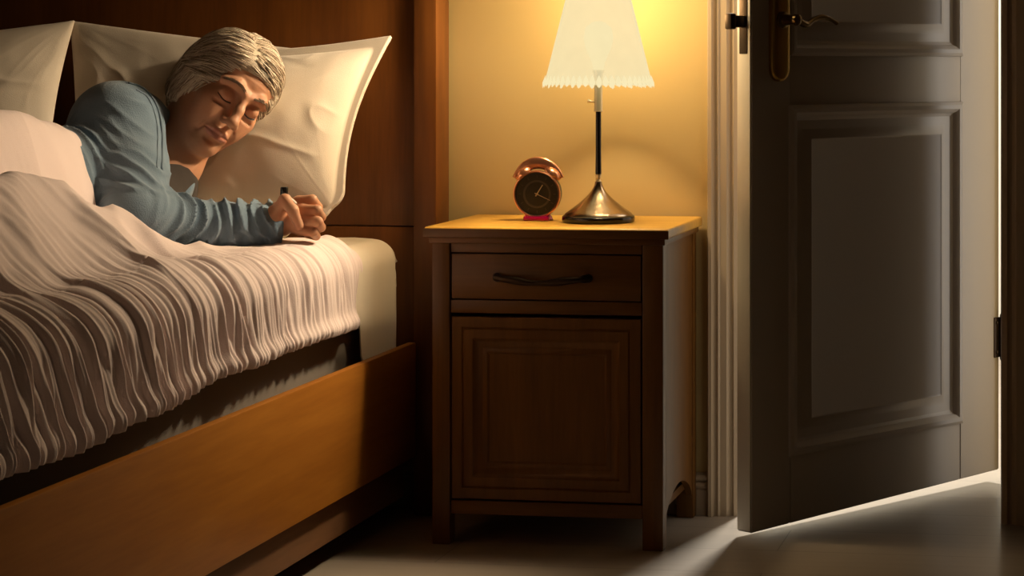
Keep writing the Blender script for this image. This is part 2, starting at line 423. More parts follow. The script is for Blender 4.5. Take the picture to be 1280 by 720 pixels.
def lever(side):
    sgn = -1 if side < 0 else 1; y0 = 0 if side < 0 else TH
    bm = bmesh.new(); stadium(bm, UH, .905, 1.16, .026, y0, .014, sgn)
    pl = finish(bm, 'handle_plate', M['brass'], door, angle=40)
    bm = bmesh.new()
    rot = Matrix.Translation((UH, y0, ZH)) @ Matrix.Rotation(R(90)*(1 if sgn < 0 else -1), 4, 'X')
    lathe(bm, [(.017, .012), (.017, .018), (.011, .021), (.0095, .046), (.012, .050), (.011, .056), (.004, .060)], 28, rot)
    pts = []; rs = []
    for i in range(22):
        t = i/21
        pts.append((UH+.004+t*.118, y0+sgn*(.050-.006*math.sin(t*PI)), ZH-.010*math.sin(t*PI*1.0)*(1-t)*1.5+.020*math.sin(max(0, t-.25)/.75*PI)*.75-.006*t))
        rs.append(.0085-.0035*t+.0022*math.sin(t*PI*2.2)**2)
    tube(bm, pts, rs, 12, flat=.7)
    finish(bm, 'lever_handle', M['lever'], door, angle=40)
lever(-1); lever(1)
boxes('latch_plate', [((-.0025, .009, .96), (.001, .031, 1.17)), ((-.034, .013, ZH-.016), (0, .027, ZH+.008)), ((-.046, .011, ZH-.020), (-.030, .029, ZH+.012))], M['bronze'], door, bev=.004)
tag(door.children[-1], 'dark latch plate on the free edge of the door')
def hinge(zc):
    bm = bmesh.new()
    lathe(bm, [(.002, -.056), (.0055, -.053), (.0075, -.049), (.0075, .049), (.0055, .053), (.004, .058)], 20, Matrix.Translation((DW+.004, -.008, zc)))
    box(bm, (DW-.020, -.003, zc-.045), (DW+.004, .0005, zc+.045), .001)
    lathe(bm, [(.0035, 0), (.0035, .002), (.002, .003)], 12, Matrix.Translation((DW-.012, -.003, zc+.033)) @ Matrix.Rotation(R(90), 4, 'X'))
    lathe(bm, [(.0035, 0), (.0035, .002), (.002, .003)], 12, Matrix.Translation((DW-.012, -.003, zc-.033)) @ Matrix.Rotation(R(90), 4, 'X'))
    return finish(bm, 'hinge', M['bronze'], door, angle=40)
ZHG = P(1243, 423, DH.y-.03).z
hinge(ZHG); hinge(1.75)
# the post the door hangs on, in the hall behind the thick jamb
PX0 = DH.x+.014
struct(boxes('trim_6', [((PX0, DH.y-.015, 0), (PX0+.09, DH.y+.05, 2.1))], M['trim'], bev=.003))

# ================================================================== BED
BX_R = -1.455          # right side of mattress
BX_L = -2.95
HB_Y = 4.40            # front of headboard
bed = empty('bed_frame', (-2.2, HB_Y, 0))
tag(bed, 'dark reddish wooden bed frame with tall panelled headboard and orange-brown side rail', 'bed frame')
def bx(name, lst, m, bev=.003, root=bed, seg=2):
    o = boxes(name, lst, m, None, bev, seg); o.parent = root; o.matrix_parent_inverse = Matrix.Translation(-Vector(root.location)); return o
HX = P(546, 300, HB_Y).x
PX = P(516, 300, HB_Y).x
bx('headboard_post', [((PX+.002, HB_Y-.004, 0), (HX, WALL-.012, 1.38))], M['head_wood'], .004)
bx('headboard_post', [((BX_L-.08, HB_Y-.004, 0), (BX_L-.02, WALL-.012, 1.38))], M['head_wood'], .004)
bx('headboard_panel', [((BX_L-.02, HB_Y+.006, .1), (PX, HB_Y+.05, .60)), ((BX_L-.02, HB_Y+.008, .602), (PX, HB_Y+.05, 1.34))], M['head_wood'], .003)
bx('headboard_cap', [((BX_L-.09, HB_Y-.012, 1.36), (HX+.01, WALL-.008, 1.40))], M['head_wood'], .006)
RX = -1.415
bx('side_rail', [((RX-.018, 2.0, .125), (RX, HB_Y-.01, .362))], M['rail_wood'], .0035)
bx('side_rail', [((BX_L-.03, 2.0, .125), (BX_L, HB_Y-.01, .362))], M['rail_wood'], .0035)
bx('lower_rail', [((RX-.045, 2.02, .045), (RX-.020, HB_Y-.03, .124))], M['plinth'], .002)
bx('foot_rail', [((BX_L, 1.97, .125), (RX, 2.0, .362))], M['rail_wood'], .0035)
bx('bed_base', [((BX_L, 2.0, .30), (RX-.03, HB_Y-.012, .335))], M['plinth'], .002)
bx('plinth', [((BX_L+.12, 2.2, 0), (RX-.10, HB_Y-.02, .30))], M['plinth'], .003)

# mattress with fitted sheet
def rounded_slab(name, lo, hi, r, m, parent=None, n=6, disp=None):
    bm = bmesh.new(); box(bm, lo, hi, r, n)
    bmesh.ops.subdivide_edges(bm, edges=[e for e in bm.edges if e.calc_length() > .3], cuts=24, use_grid_fill=True)
    o = finish(bm, name, m, parent, smooth=True); return o
bx('shaded_box', [((BX_L+.05, 2.05, .336), (BX_R-.02, HB_Y-.012, .425))], M['box'], .01)  # dark band put under the mattress in place of the duvet's shadow
mt = rounded_slab('mattress', (BX_L+.03, 2.05, .427), (BX_R, HB_Y-.004, .572), .045, M['mattress'])
tag(mt, 'thick mattress lying on the wooden bed frame under the bedding', 'mattress')
# the fitted sheet: a rounded skin over the mattress
def sheet():
    n1, n2 = 220, 90
    y = np.linspace(2.03, HB_Y-.002, n1)
    # section across: from left, over the top, round the corner, down the side
    s = np.linspace(0, 1, n2); xs = []; zs = []
    top, side, rr = .580, .345, .05
    L1 = (BX_R+.006-rr)-(BX_L+.02); L2 = rr*PI/2; L3 = top-rr-side; T = L1+L2+L3
    for a in np.concatenate([np.linspace(0, L1, 40), L1+np.linspace(0, L2, 14)[1:], L1+L2+np.linspace(0, L3, 24)[1:]]):
        if a <= L1: xs.append(BX_L+.02+a); zs.append(top)
        elif a <= L1+L2:
            t = (a-L1)/rr; xs.append(BX_R+.006-rr+rr*math.sin(t)); zs.append(top-rr+rr*math.cos(t))
        else: xs.append(BX_R+.006); zs.append(top-rr-(a-L1-L2))
    xs = np.array(xs); zs = np.array(zs); m = len(xs)
    Y, _ = np.meshgrid(y, xs, indexing='ij'); X = np.tile(xs, (n1, 1)); Z = np.tile(zs, (n1, 1))
    w = fbm(X*6, Y*7, 4, 3)*.006*(Z > .5)+fbm(X*20, Y*24, 3, 5)*.002
    low = sstep(.50, .35, Z); Z = Z+low*.085*sstep(4.155, 4.135, Y)
    # rounded off toward the head end
    e = sstep(HB_Y-.05, HB_Y-.002, Y); Z = Z-.03*e**2*(Z > .5)+w*(1-e)
    sidem = (X > BX_R)*1.0
    X = X+sidem*fbm(Y*14, Z*3, 3, 8)*.004-.012*e*sidem
    V = np.stack([X, Y, Z], -1).reshape(-1, 3)
    return np_mesh('fitted_sheet', V, grid_faces(n1, m)[:, ::-1], M['sheet'])
sh = sheet(); tag(sh, 'cream fitted sheet stretched over the mattress beside the duvet', 'sheet')
md = sh.modifiers.new('thick', 'SOLIDIFY'); md.thickness = .003; md.offset = -1

# ---- duvet --------------------------------------------------------
def duvet():
    EX = -1.438                                   # outer plane of the hanging side
    ys = np.linspace(2.35, 4.30, 900)
    rr = .075
    topx = np.linspace(-2.95, EX-rr, 330); arc = np.linspace(0, PI/2, 34)[1:]; dn = np.linspace(0, 1, 60)[1:]
    nx = len(topx)+len(arc)+len(dn)
    S = np.arange(nx)
    Yn = np.repeat(ys[:, None], nx, 1)
    X = np.zeros_like(Yn); Z = np.zeros_like(Yn); nxv = np.zeros_like(Yn); nzv = np.zeros_like(Yn)
    # head-end boundary of the cloth as a function of x; v compresses y so that the grid ends there
    bx_ = [-2.95, -2.4, -2.15, -1.98, -1.88, -1.80, -1.74, -1.66, -1.56, -1.50, EX]
    by_ = [3.98, 3.96, 3.92, 3.89, 3.82, 3.74, 3.72, 3.90, 4.12, 4.14, 4.16]
    xcol = np.concatenate([topx, np.full(len(arc)+len(dn), EX)])
    yb = np.interp(xcol, bx_, by_)
    kk = np.ones(9)/9
    t = (ys-ys[0])/(ys[-1]-ys[0])
    Y = ys[0]+t[:, None]*(yb[None, :]-ys[0])
    drop = .428                                    # bottom of the hanging side
    a0 = len(topx); a1 = a0+len(arc)
    topz = .604
    X[:, :a0] = topx; Z[:, :a0] = topz; nzv[:, :a0] = 1
    X[:, a0:a1] = EX-rr+rr*np.sin(arc); Z[:, a0:a1] = topz-rr+rr*np.cos(arc); nxv[:, a0:a1] = np.sin(arc); nzv[:, a0:a1] = np.cos(arc)
    bot = drop+.002*np.sin(Y[:, a1:]*21)+.006*fbm(Y[:, a1:]*5, Y[:, a1:]*0, 2, 9)-.03*sstep(3.6, 2.8, Y[:, a1:])
    X[:, a1:] = EX; Z[:, a1:] = topz-rr+(bot-(topz-rr))*dn; nxv[:, a1:] = 1
    side = np.concatenate([np.zeros(a0), arc/(PI/2)*.4, .4+.6*dn])[None, :]
    # big forms: the sleeper's body under the cloth
    xb = xcol[None, :]*np.ones_like(Y)
    xx = X
    def g(a): return np.exp(-a*a)
    body_ax = -1.925-.02*(3.9-Y)
    body = .240*np.where(xx > body_ax, np.exp(-np.abs((xx-body_ax)/.125)**3.5), np.exp(-np.abs((xx-body_ax)/.22)**2.6))*(.94+.06*np.sin((Y-3.1)*4.2))*sstep(4.05, 3.86, Y)**.5
    left = .10*sstep(-1.9, -2.05, xx)*sstep(-2.75, -2.3, xx)
    # long roll of cloth in front of the body
    ridge = (.13*sstep(3.84, 3.25, Y))*g((xx-(-1.715+.02*np.sin(Y*5)))/.10)
    dip = -.018*g((xx+1.79)/.035)*sstep(3.2, 3.5, Y)
    slope = .03*sstep(-1.52, -1.62, xx)*sstep(3.75, 3.3, Y)
    lump = .018*g((xx+1.66)/.09)*g((Y-3.60)/.10)+.02*g((xx+1.56)/.08)*g((Y-3.35)/.12)-.03*g((xx+1.58)/.05)*g((Y-3.52)/.05)
    D = np.maximum(body, left)+ridge+dip+slope+lump
    # sag to nothing at the head-end hem so the cloth rests on the sheet
    hem = sstep(0, .055, (yb[None, :]-Y))
    onbody = sstep(-1.72, -1.84, xx)
    low = (1-hem)*(1-onbody)*.022
    D = D*(1-side*0)-low-.012*(1-hem)*onbody
    Z += D*nzv*(1-side)**1.0
    # pleats that run across the bed and fall down the side
    warp = .030*fbm(xx*3.2, Y*2.2, 3, 21)+.09*(xx-EX)*sstep(EX, -1.9, xx)
    q = Y+warp+.012*fbm(xx*9+Z*9, Y*4, 2, 33)
    q = q-(.10+.30*sstep(3.7, 2.9, Y))*(topz-np.clip(Z, drop, topz))
    def rid(p, seed, sharp=1.6):
        r = 1-np.abs(fbm(p, (xx*2.0+Z*1.6)*1.2, 2, seed))*2.2
        return np.clip(r, 0, 1)**sharp
    def pleat(freq, seed, sharp=1.5):
        ph = q*freq+1.5*fbm(q*freq*.30, xx*1.6+Z*2.2, 3, seed)
        s = np.abs(((ph) % 1.0)*2-1)               # 0..1 triangle
        return (1-s**sharp)
    amp_side = sstep(-1.66, EX+.02, X)*.7+side*.6
    amp_low = sstep(3.75, 2.9, Y)
    fade = sstep(-1.98, -1.72, xx)
    patch = .30+.70*sstep(-.25, .45, fbm(xx*3.5+4, Y*3.2, 2, 44))
    keep = (1-.7*sstep(3.05, 3.45, Y)*sstep(-1.50, -1.60, xx))*(.35+.65*sstep(-.35, .35, fbm(q*4.5, xx*1.2+Z*1.5, 2, 77)))
    w = (keep*.0082*pleat(16, 51)*patch*(fade*.75+amp_side*.55)+.0050*pleat(33, 52, 1.2)*(.4+patch)*(amp_side*.8+.35*fade*amp_low)+.0020*pleat(74, 53)*amp_side)
    w += .012*fbm(xx*5, Y*4.5, 3, 60)*(1-side*.4)+.0035*fbm(xx*22, Y*16, 3, 61)
    # broad folds across the top
    w += .017*np.clip(1-np.abs(fbm((Y+.35*xx+.05*fbm(xx*4, Y*3, 2, 91))*4.2, xx*1.4, 2, 90))*2.6, 0, 1)**1.4*sstep(-1.44, -1.56, xx)*sstep(-2.0, -1.8, xx)*sstep(3.86, 3.6, Y)
    # long diagonal creases over the body
    dg = (xx*.9+Y*.55)
    w += .011*np.clip(1-np.abs(fbm(dg*5.5, (Y-xx)*1.3, 2, 71))*3.2, 0, 1)**1.5*sstep(-1.5, -1.62, xx)*sstep(-2.2, -1.9, xx)
    # a puffed rim along the bottom hem
    w += .010*g((side-.93)/.10)
    w = w-.004
    w = w*(.35+.65*sstep(0, .03, yb[None, :]-Y))
    X = X+nxv*w; Z = Z+nzv*w
    # right end of the hanging side turns in under the hand
    endc = sstep(.10, 0, yb[None, :]-Y)*side
    X = X-.030*endc; Y = Y-.035*endc*side
    Z = Z-.02*endc*0
    V = np.stack([X, Y, Z], -1).reshape(-1, 3)
    o = np_mesh('duvet', V, grid_faces(len(ys), nx)[:, ::-1], M['duvet'])
    md = o.modifiers.new('thick', 'SOLIDIFY'); md.thickness = .016; md.offset = -1; md.use_rim = True
    return o
dv = duvet(); tag(dv, 'pale pinkish crinkled duvet covering the sleeping woman and hanging over the bed side', 'duvet')

# ---- pillows ------------------------------------------------------
def pillow(name, TL, TR, BR, BL, thick, label, seed=1, flange=.0, pinch=.035, n=130, wr=1.0, group=None, belly=(.5, .45)):
    TL, TR, BR, BL = [np.array(v) for v in (TL, TR, BR, BL)]
    u = np.linspace(0, 1, n); U, Vv = np.meshgrid(u, u, indexing='ij')
    c = lambda a: a[..., None]
    nrm = np.cross(TR-TL, BL-TL); nrm = nrm/np.linalg.norm(nrm)
    if nrm[1] > 0: nrm = -nrm                      # toward the room
    U2 = U+pinch*np.sin(PI*Vv)*(1-2*U)*np.abs(1-2*U)**1.5
    V2 = Vv+pinch*.3*np.sin(PI*U)*(1-2*Vv)*np.abs(1-2*Vv)**1.5
    kc = .07*np.clip((Vv-.84)/.16, 0, 1)**1.5*np.clip((np.abs(U-.5)-.34)/.16, 0, 1)**1.5
    U2 = U2-kc*np.sign(U-.5)*1.3; V2 = V2-kc
    base = c((1-U2)*(1-V2))*TL+c(U2*(1-V2))*TR+c(U2*V2)*BR+c((1-U2)*V2)*BL
    f = flange
    a = np.clip((U-f)/(1-2*f), 0, 1); b = np.clip((Vv-f)/(1-2*f), 0, 1)
    prof = (np.clip(4*a*(1-a), 0, 1)**.52)*(np.clip(4*b*(1-b), 0, 1)**.52)
    edge = np.minimum(np.minimum(a, 1-a), np.minimum(b, 1-b))
    W = np.linalg.norm(TR-TL); H = np.linalg.norm(BL-TL)
    x = U*W; y = Vv*H
    # creases that run in from the corners and edges
    cr = 0
    for k, (cu, cv) in enumerate(((0, 0), (1, 0), (1, 1), (0, 1))):
        dx = (U-cu)*W; dy = (Vv-cv)*H; rr = np.sqrt(dx*dx+dy*dy)+1e-4; th = np.arctan2(dy, dx)
        cr = cr+np.clip(1-np.abs(fbm(th*4+k*3, rr*3+seed, 2, seed+k))*3, 0, 1)**2*np.exp(-rr/.11)*sstep(0, .05, rr)
    wrk = cr*.0025*wr+fbm(x*7+seed, y*6, 3, seed+9)*.007*wr+np.clip(1-np.abs(fbm(x*5+y*3, y*9-x*4, 2, seed+20))*4, 0, 1)**2*.003*wr
    out = []
    for sgn in (1, -1):
        th = thick*.5*prof*(1.25 if sgn > 0 else .75)+.0025
        d = sgn*(th+wrk*np.clip(prof*1.5, 0, 1))
        if f: d = d+sgn*.0025*np.exp(-((edge)/.006)**2)*(prof < .5)
        out.append((base+c(d)*nrm).reshape(-1, 3))
    V = np.concatenate(out); N = n*n
    fa = grid_faces(n, n); fb = grid_faces(n, n, N)[:, ::-1]
    rim = []
    I = lambda i, j: i*n+j
    for i in range(n-1):
        rim += [(I(i, 0), I(i+1, 0), N+I(i+1, 0), N+I(i, 0)), (I(i+1, n-1), I(i, n-1), N+I(i, n-1), N+I(i+1, n-1)),
                (I(0, i+1), I(0, i), N+I(0, i), N+I(0, i+1)), (I(n-1, i), I(n-1, i+1), N+I(n-1, i+1), N+I(n-1, i))]
    Fq = np.concatenate([fa, fb, np.array(rim)])
    o = np_mesh(name, V, Fq, M['pillow'])
    bm = bmesh.new(); bm.from_mesh(o.data); bmesh.ops.recalc_face_normals(bm, faces=bm.faces[:]); bm.to_mesh(o.data); bm.free(); o.data.shade_smooth()
    tag(o, label, 'pillow', group)
    return o
pillow('pillow', P(245, 66, 4.33), P(489, 46, 4.33), P(430, 276, 4.16), P(205, 290, 4.13), .11,
       'large cream pillow with stitched border under the woman\'s head, rightmost of the three', 3, flange=.055, pinch=.085, belly=(.5, .5))
pillow('pillow', P(88, 26, 4.37), P(398, 64, 4.37), P(395, 300, 4.30), P(91, 300, 4.30), .055,
       'grey-shadowed pillow leaning on the headboard behind the woman\'s head and shoulder', 5, pinch=.02)
pillow('pillow', P(-190, 62, 4.30), P(93, 26, 4.36), P(58, 250, 4.20), P(-200, 260, 4.16), .10,
       'pillow at the far left edge with pointed top corner, leaning on headboard', 8, pinch=.03)

# ================================================================== THE SLEEPING WOMAN
sr = Vector((.92, .393, 0)); sc_ = Vector((.393, -.92, .02)).normalized(); su = Vector((0, 0, 1))
def scr(x, y, z): return sr*x+su*y+sc_*z
up0 = scr(.61, .79, 0).normalized(); r0 = scr(.79, -.61, 0).normalized()
fw = (sc_*1.0+r0*.42-up0*.06).normalized()
upv = (up0-fw*up0.dot(fw)+sc_*0).normalized()
rt = fw.cross(upv).normalized()          # local +x
HC = P(282, 118, 4.085)                  # head centre
Mh = Matrix((rt, fw, upv)).transposed()  # columns = local axes in world
Mn = np.array(Mh)
def hw(p): return np.array(HC+Mh @ Vector(p))

def build_body():
    fd = Field((-1.95, 3.60, .52), (-1.44, 4.28, 1.06), .0022)
    HS = 1.0
    E = lambda c, r, k=.012, mode='add', rot=None: fd.ell(hw(c), r, Mn if rot is None else Mn @ np.array(rot), k, mode)
    C = lambda a, ra, b, rb, k=.010, mode='add': fd.cone(hw(a), ra, hw(b), rb, k, mode)
    # neck and upper chest
    nb = np.array(P(208, 205, 4.03)); nb2 = np.array(P(165, 215, 3.98))
    C((0, -.025, -.03), .052, (0, -.03, -.07), .054, .03)
    fd.cone(hw((0, -.03, -.06)), .054, nb, .060, .03)
    fd.cone(nb, .062, nb2, .085, .03)
    # skull
    E((0, -.018, .030), (.074, .094, .086), .02)
    E((0, .022, -.028), (.061, .066, .082), .03)
    E((0, .045, .052), (.060, .040, .036), .02)
    for s in (-1, 1):
        C((s*.052, .000, -.045), .018, (s*.016, .066, -.097), .015, .022)
        E((s*.037, .058, -.022), (.024, .022, .022), .022)       # cheekbone
        E((s*.030, .060, -.050), (.020, .024, .024), .02)
    E((0, .074, -.098), (.021, .017, .016), .018)                # chin
    E((0, .072, -.066), (.030, .020, .020), .018)                # muzzle
    # brow ridge
    for s in (-1, 1):
        C((s*.010, .089, .026), .008, (s*.030, .086, .033), .008, .012); C((s*.030, .086, .033), .008, (s*.052, .068, .026), .007, .012)
    # eye sockets
    for s in (-1, 1):
        E((s*.0315, .101, .008), (.019, .016, .0135), .014, 'sub')
        E((s*.014, .106, .010), (.007, .012, .014), .008, 'sub')
    # closed lids
    for s in (-1, 1):
        E((s*.0315, .0725, .006), (.0165, .0160, .0140), .004)
        C((s*.018, .0855, -.0025), .0022, (s*.0315, .0885, -.0062), .0022, .003, 'sub')   # lid line
        C((s*.0315, .0885, -.0062), .0020, (s*.046, .0800, -.0015), .0018, .003, 'sub')
        C((s*.020, .088, -.013), .0030, (s*.044, .078, -.016), .0030, .006, 'sub')       # bag under the eye
    # nose
    C((0, .088, .018), .0075, (0, .102, -.006), .0085, .009); C((0, .102, -.006), .0085, (0, .112, -.028), .0110, .008)
    E((0, .113, -.030), (.0120, .0110, .0100), .006)
    for s in (-1, 1):
        E((s*.0125, .100, -.035), (.0085, .0110, .0080), .006)
        E((s*.0065, .108, -.0425), (.0036, .0050, .0035), .003, 'sub')
    # nose-to-mouth folds
    for s in (-1, 1):
        C((s*.019, .096, -.036), .0026, (s*.031, .086, -.060), .0028, .007, 'sub'); C((s*.031, .086, -.060), .0028, (s*.033, .074, -.080), .0022, .007, 'sub')
    C((0, .101, -.046), .0030, (0, .0965, -.056), .0032, .005, 'sub')
    # lips
    for s in (-1, 1):
        C((s*.002, .0955, -.0595), .0050, (s*.013, .0925, -.0600), .0044, .004); C((s*.013, .0925, -.0600), .0044, (s*.025, .0820, -.0650), .0025, .004)
        C((0, .0945, -.0705), .0062, (s*.012, .0915, -.0700), .0052, .004); C((s*.012, .0915, -.0700), .0052, (s*.024, .0820, -.0660), .0026, .004)
        C((0, .1015, -.0648), .0014, (s*.013, .0975, -.0646), .0014, .002, 'sub'); C((s*.013, .0975, -.0646), .0014, (s*.027, .0835, -.0662), .0016, .002, 'sub')
    C((-.012, .090, -.082), .004, (.012, .090, -.082), .004, .008, 'sub')
    # forehead lines
    for z in (.050, .058, .066):
        C((-.03, .0855-(z-.05)*.35, z), .0012, (0, .0905-(z-.05)*.40, z+.002), .0012, .004, 'sub'); C((0, .0905-(z-.05)*.40, z+.002), .0012, (.03, .0855-(z-.05)*.35, z), .0012, .004, 'sub')
    # ears
    for s in (-1, 1):
        E((s*.074, -.010, -.004), (.010, .019, .030), .006); E((s*.084, -.006, .000), (.006, .011, .018), .004, 'sub')
        E((s*.072, -.004, -.030), (.007, .010, .010), .005)
    # ---- forearm, wrist and the curled hand
    el = P(163, 285, 3.82); wr = P(338, 277, 3.965)
    fd.cone(el, .040, wr, .0235, .02)
    pm = P(352, 273, 3.985); kn = P(366, 268, 3.995)
    fd.cone(wr, .0235, pm, .026, .02)
    fd.ell(pm, (.026, .024, .030), None, .02)
    # back of the hand fans out to four knuckles stacked one over the other
    K = [P(373, 252, 3.990), P(378, 263, 3.972), P(379, 276, 3.964), P(374, 288, 3.962)]
    Mid = [P(390, 250, 3.988), P(396, 263, 3.966), P(397, 277, 3.956), P(391, 290, 3.956)]
    Tip1 = [P(397, 259, 4.010), P(401, 271, 3.995), P(401, 284, 3.987), P(395, 295, 3.985)]
    Tip2 = [P(385, 263, 4.022), P(388, 273, 4.012), P(388, 284, 4.005), P(384, 293, 4.000)]
    for i in range(4):
        r = (.0105, .0108, .0102, .0092)[i]
        fd.cone(pm, .018, K[i], r*1.08, .012)
        fd.cone(K[i], r*1.08, Mid[i], r*.98, .0025)
        fd.cone(Mid[i], r*.98, Tip1[i], r*.90, .0025)
        fd.cone(Tip1[i], r*.90, Tip2[i], r*.78, .0025)
    # thumb: leaves the side of the palm near the wrist and lies across the fingers
    T = [P(350, 284, 3.955), P(359, 262, 3.945), P(367, 270, 3.938), P(375, 284, 3.940)]
    T = [P(346, 268, 3.955), P(356, 250, 3.948), P(366, 263, 3.940), P(374, 283, 3.942)]
    fd.cone(pm, .016, T[0], .016, .012); fd.cone(T[0], .0145, T[1], .0118, .006); fd.cone(T[1], .0112, T[2], .0108, .004); fd.cone(T[2], .0108, T[3], .0090, .004)
    V, Fq = fd.mesh()
    return V, Fq, T
V, Fq, TH_PTS = build_body()
person = np_mesh('person', V, Fq, [M['skin'], M['lip']])
tag(person, 'sleeping grey-haired woman in a light blue sweater lying on her side, hand curled', 'person')
me = person.data
L = (V-np.array(HC)) @ Mn
ctr = L[Fq].mean(1)
lip = (np.abs(ctr[:, 0]) < .026) & (ctr[:, 1] > .078) & (ctr[:, 2] > -.0765+.35*np.abs(ctr[:, 0])*.4) & (ctr[:, 2] < -.0562-.22*np.abs(ctr[:, 0])-.002*np.cos(ctr[:, 0]*260))
mi = np.zeros(len(me.polygons), np.int32); mi[:len(lip)][lip[:len(mi)]] = 1
me.polygons.foreach_set('material_index', mi)

# brows and lashes, set on the skin
from mathutils.bvhtree import BVHTree
bvb = BVHTree.FromPolygons([Vector(v) for v in V], [tuple(map(int, f)) for f in Fq])
def on_face(x, z, out=0.0):
    h = bvb.ray_cast(HC+Mh @ Vector((x, .2, z)), -fw)
    return h[0]+fw*out if h[0] is not None else HC+Mh @ Vector((x, .09, z))
for s in (-1, 1):
    bm = bmesh.new(); bl = bmesh.new()
    for i in range(90):
        t = random.random(); x = s*(.009+.042*t); z = .0290+.0095*math.sin(t*PI*.72)+random.uniform(-.0028, .0028)-.006*t*t
        dx = s*.0070; dz = .0025-.0065*t
        tube(bm, [on_face(x, z, -.0004), on_face(x+dx*.5, z+dz*.5, .0010), on_face(x+dx, z+dz, .0006)], [.0006, .0005, .0002], 4)
    for i in range(30):
        t = i/29; x = s*(.017+.030*t); z = -.0028-.0036*math.sin(PI*t)+.002*t
        p0 = on_face(x, z, -.0003); p1 = on_face(x, z-.0012, .0012)
        tube(bl, [p0, p1, p1+Mh @ Vector((s*.0006, .0016, -.0016))], [.0006, .0005, .0002], 4)
    finish(bm, 'eyebrow', M['brow'], person); finish(bl, 'eyelashes', M['lash'], person)

# hair: a cap with combed locks over it
def build_hair():
    lo = np.array(HC)-.15; hi = np.array(HC)+.15
    fd = Field(lo, hi, .0026)
    E = lambda c, r, k=.012, mode='add': fd.ell(hw(c), r, Mn, k, mode)
    E((0, -.024, .034), (.090, .106, .094), .01)
    E((.010, .030, .074), (.066, .052, .036), .02)       # lift over the forehead
    for s in (-1, 1):
        E((s*.068, -.034, -.014), (.022, .052, .058), .02)
    E((0, -.085, -.045), (.062, .034, .055), .02)
    # the face stays clear
    E((0, .125, -.040), (.086, .105, .118), .008, 'sub')
    E((0, .02, -.13), (.06, .085, .09), .01, 'sub')
    E((-.085, .010, -.012), (.018, .026, .030), .006, 'sub')
    return fd.mesh()
Vh, Fh = build_hair()
Lh = (Vh-np.array(HC)) @ Mn
# combed grooves
ang = np.arctan2(Lh[:, 0], Lh[:, 2]+.02); gro = fbm(Lh[:, 1]*70-Lh[:, 2]*10, ang*1.6, 3, 5)+1.2*fbm(Lh[:, 1]*22, ang*1.5, 2, 8)
nrm_h = Lh-np.array([0, -.02, .02]); nrm_h /= np.linalg.norm(nrm_h, axis=1)[:, None]
Lh2 = Lh+nrm_h*(gro*.0022)[:, None]
hair = np_mesh('hair', Lh2 @ Mn.T+np.array(HC), Fh, M['hair'], person)
def locks():
    from mathutils.bvhtree import BVHTree
    bv = BVHTree.FromPolygons([Vector(v) for v in Vh], [tuple(map(int, f)) for f in Fh])
    bm = bmesh.new(); cnt = 0
    idx = np.where((Lh[:, 2] > -.085))[0]
    while cnt < 3600:
        i = int(RNG.choice(idx)); p = Vector(Lh[i]);
        # skip the inside of the cut by the face
        if (Vector(nrm_h[i])).dot(p-Vector((0, -.02, .02))) < .070: continue
        lift = random.uniform(.001, .006); L_ = random.uniform(.05, .10); n = 8; pts = []; rs = []
        q = p.copy(); sgn = 1 if q.x > .030 else -1
        jj = fbm(p.x*30, p.y*30+p.z*20, 2, 4); jit = Vector((random.uniform(-.08, .08), .7*float(jj)+random.uniform(-.09, .09), random.uniform(-.08, .08)))
        for k in range(n):
            w = HC+Mh @ q; hit = bv.find_nearest(w)
            if hit[0] is None: break
            nl = Mh.transposed() @ (hit[0]-HC); out = (nl-Vector((0, -.02, .02))).normalized()
            pts.append(HC+Mh @ (nl+out*(.0005+lift*math.sin(PI*k/(n-1)))))
            rs.append(.00105*(1-.8*abs(k/(n-1)-.4)))
            fl = Vector((sgn*.9, -.42-.3*max(0, sgn), -.35)) if nl.z > .0 else Vector((sgn*.1, -.35, -.9))
            fl = fl+jit; fl = (fl-out*fl.dot(out)).normalized()
            q = nl+fl*L_/(n-1)
        if len(pts) > 3:
            f0 = len(bm.faces); tube(bm, pts, rs, 4); bm.faces.ensure_lookup_table(); mi_ = random.choice((0, 0, 1, 2))
            for k in range(f0, len(bm.faces)): bm.faces[k].material_index = mi_
        cnt += 1
    o = finish(bm, 'hair_locks', [M['hair'], M['hair_light'], M['hair_dark']], hair, smooth=True)
    return o
locks()

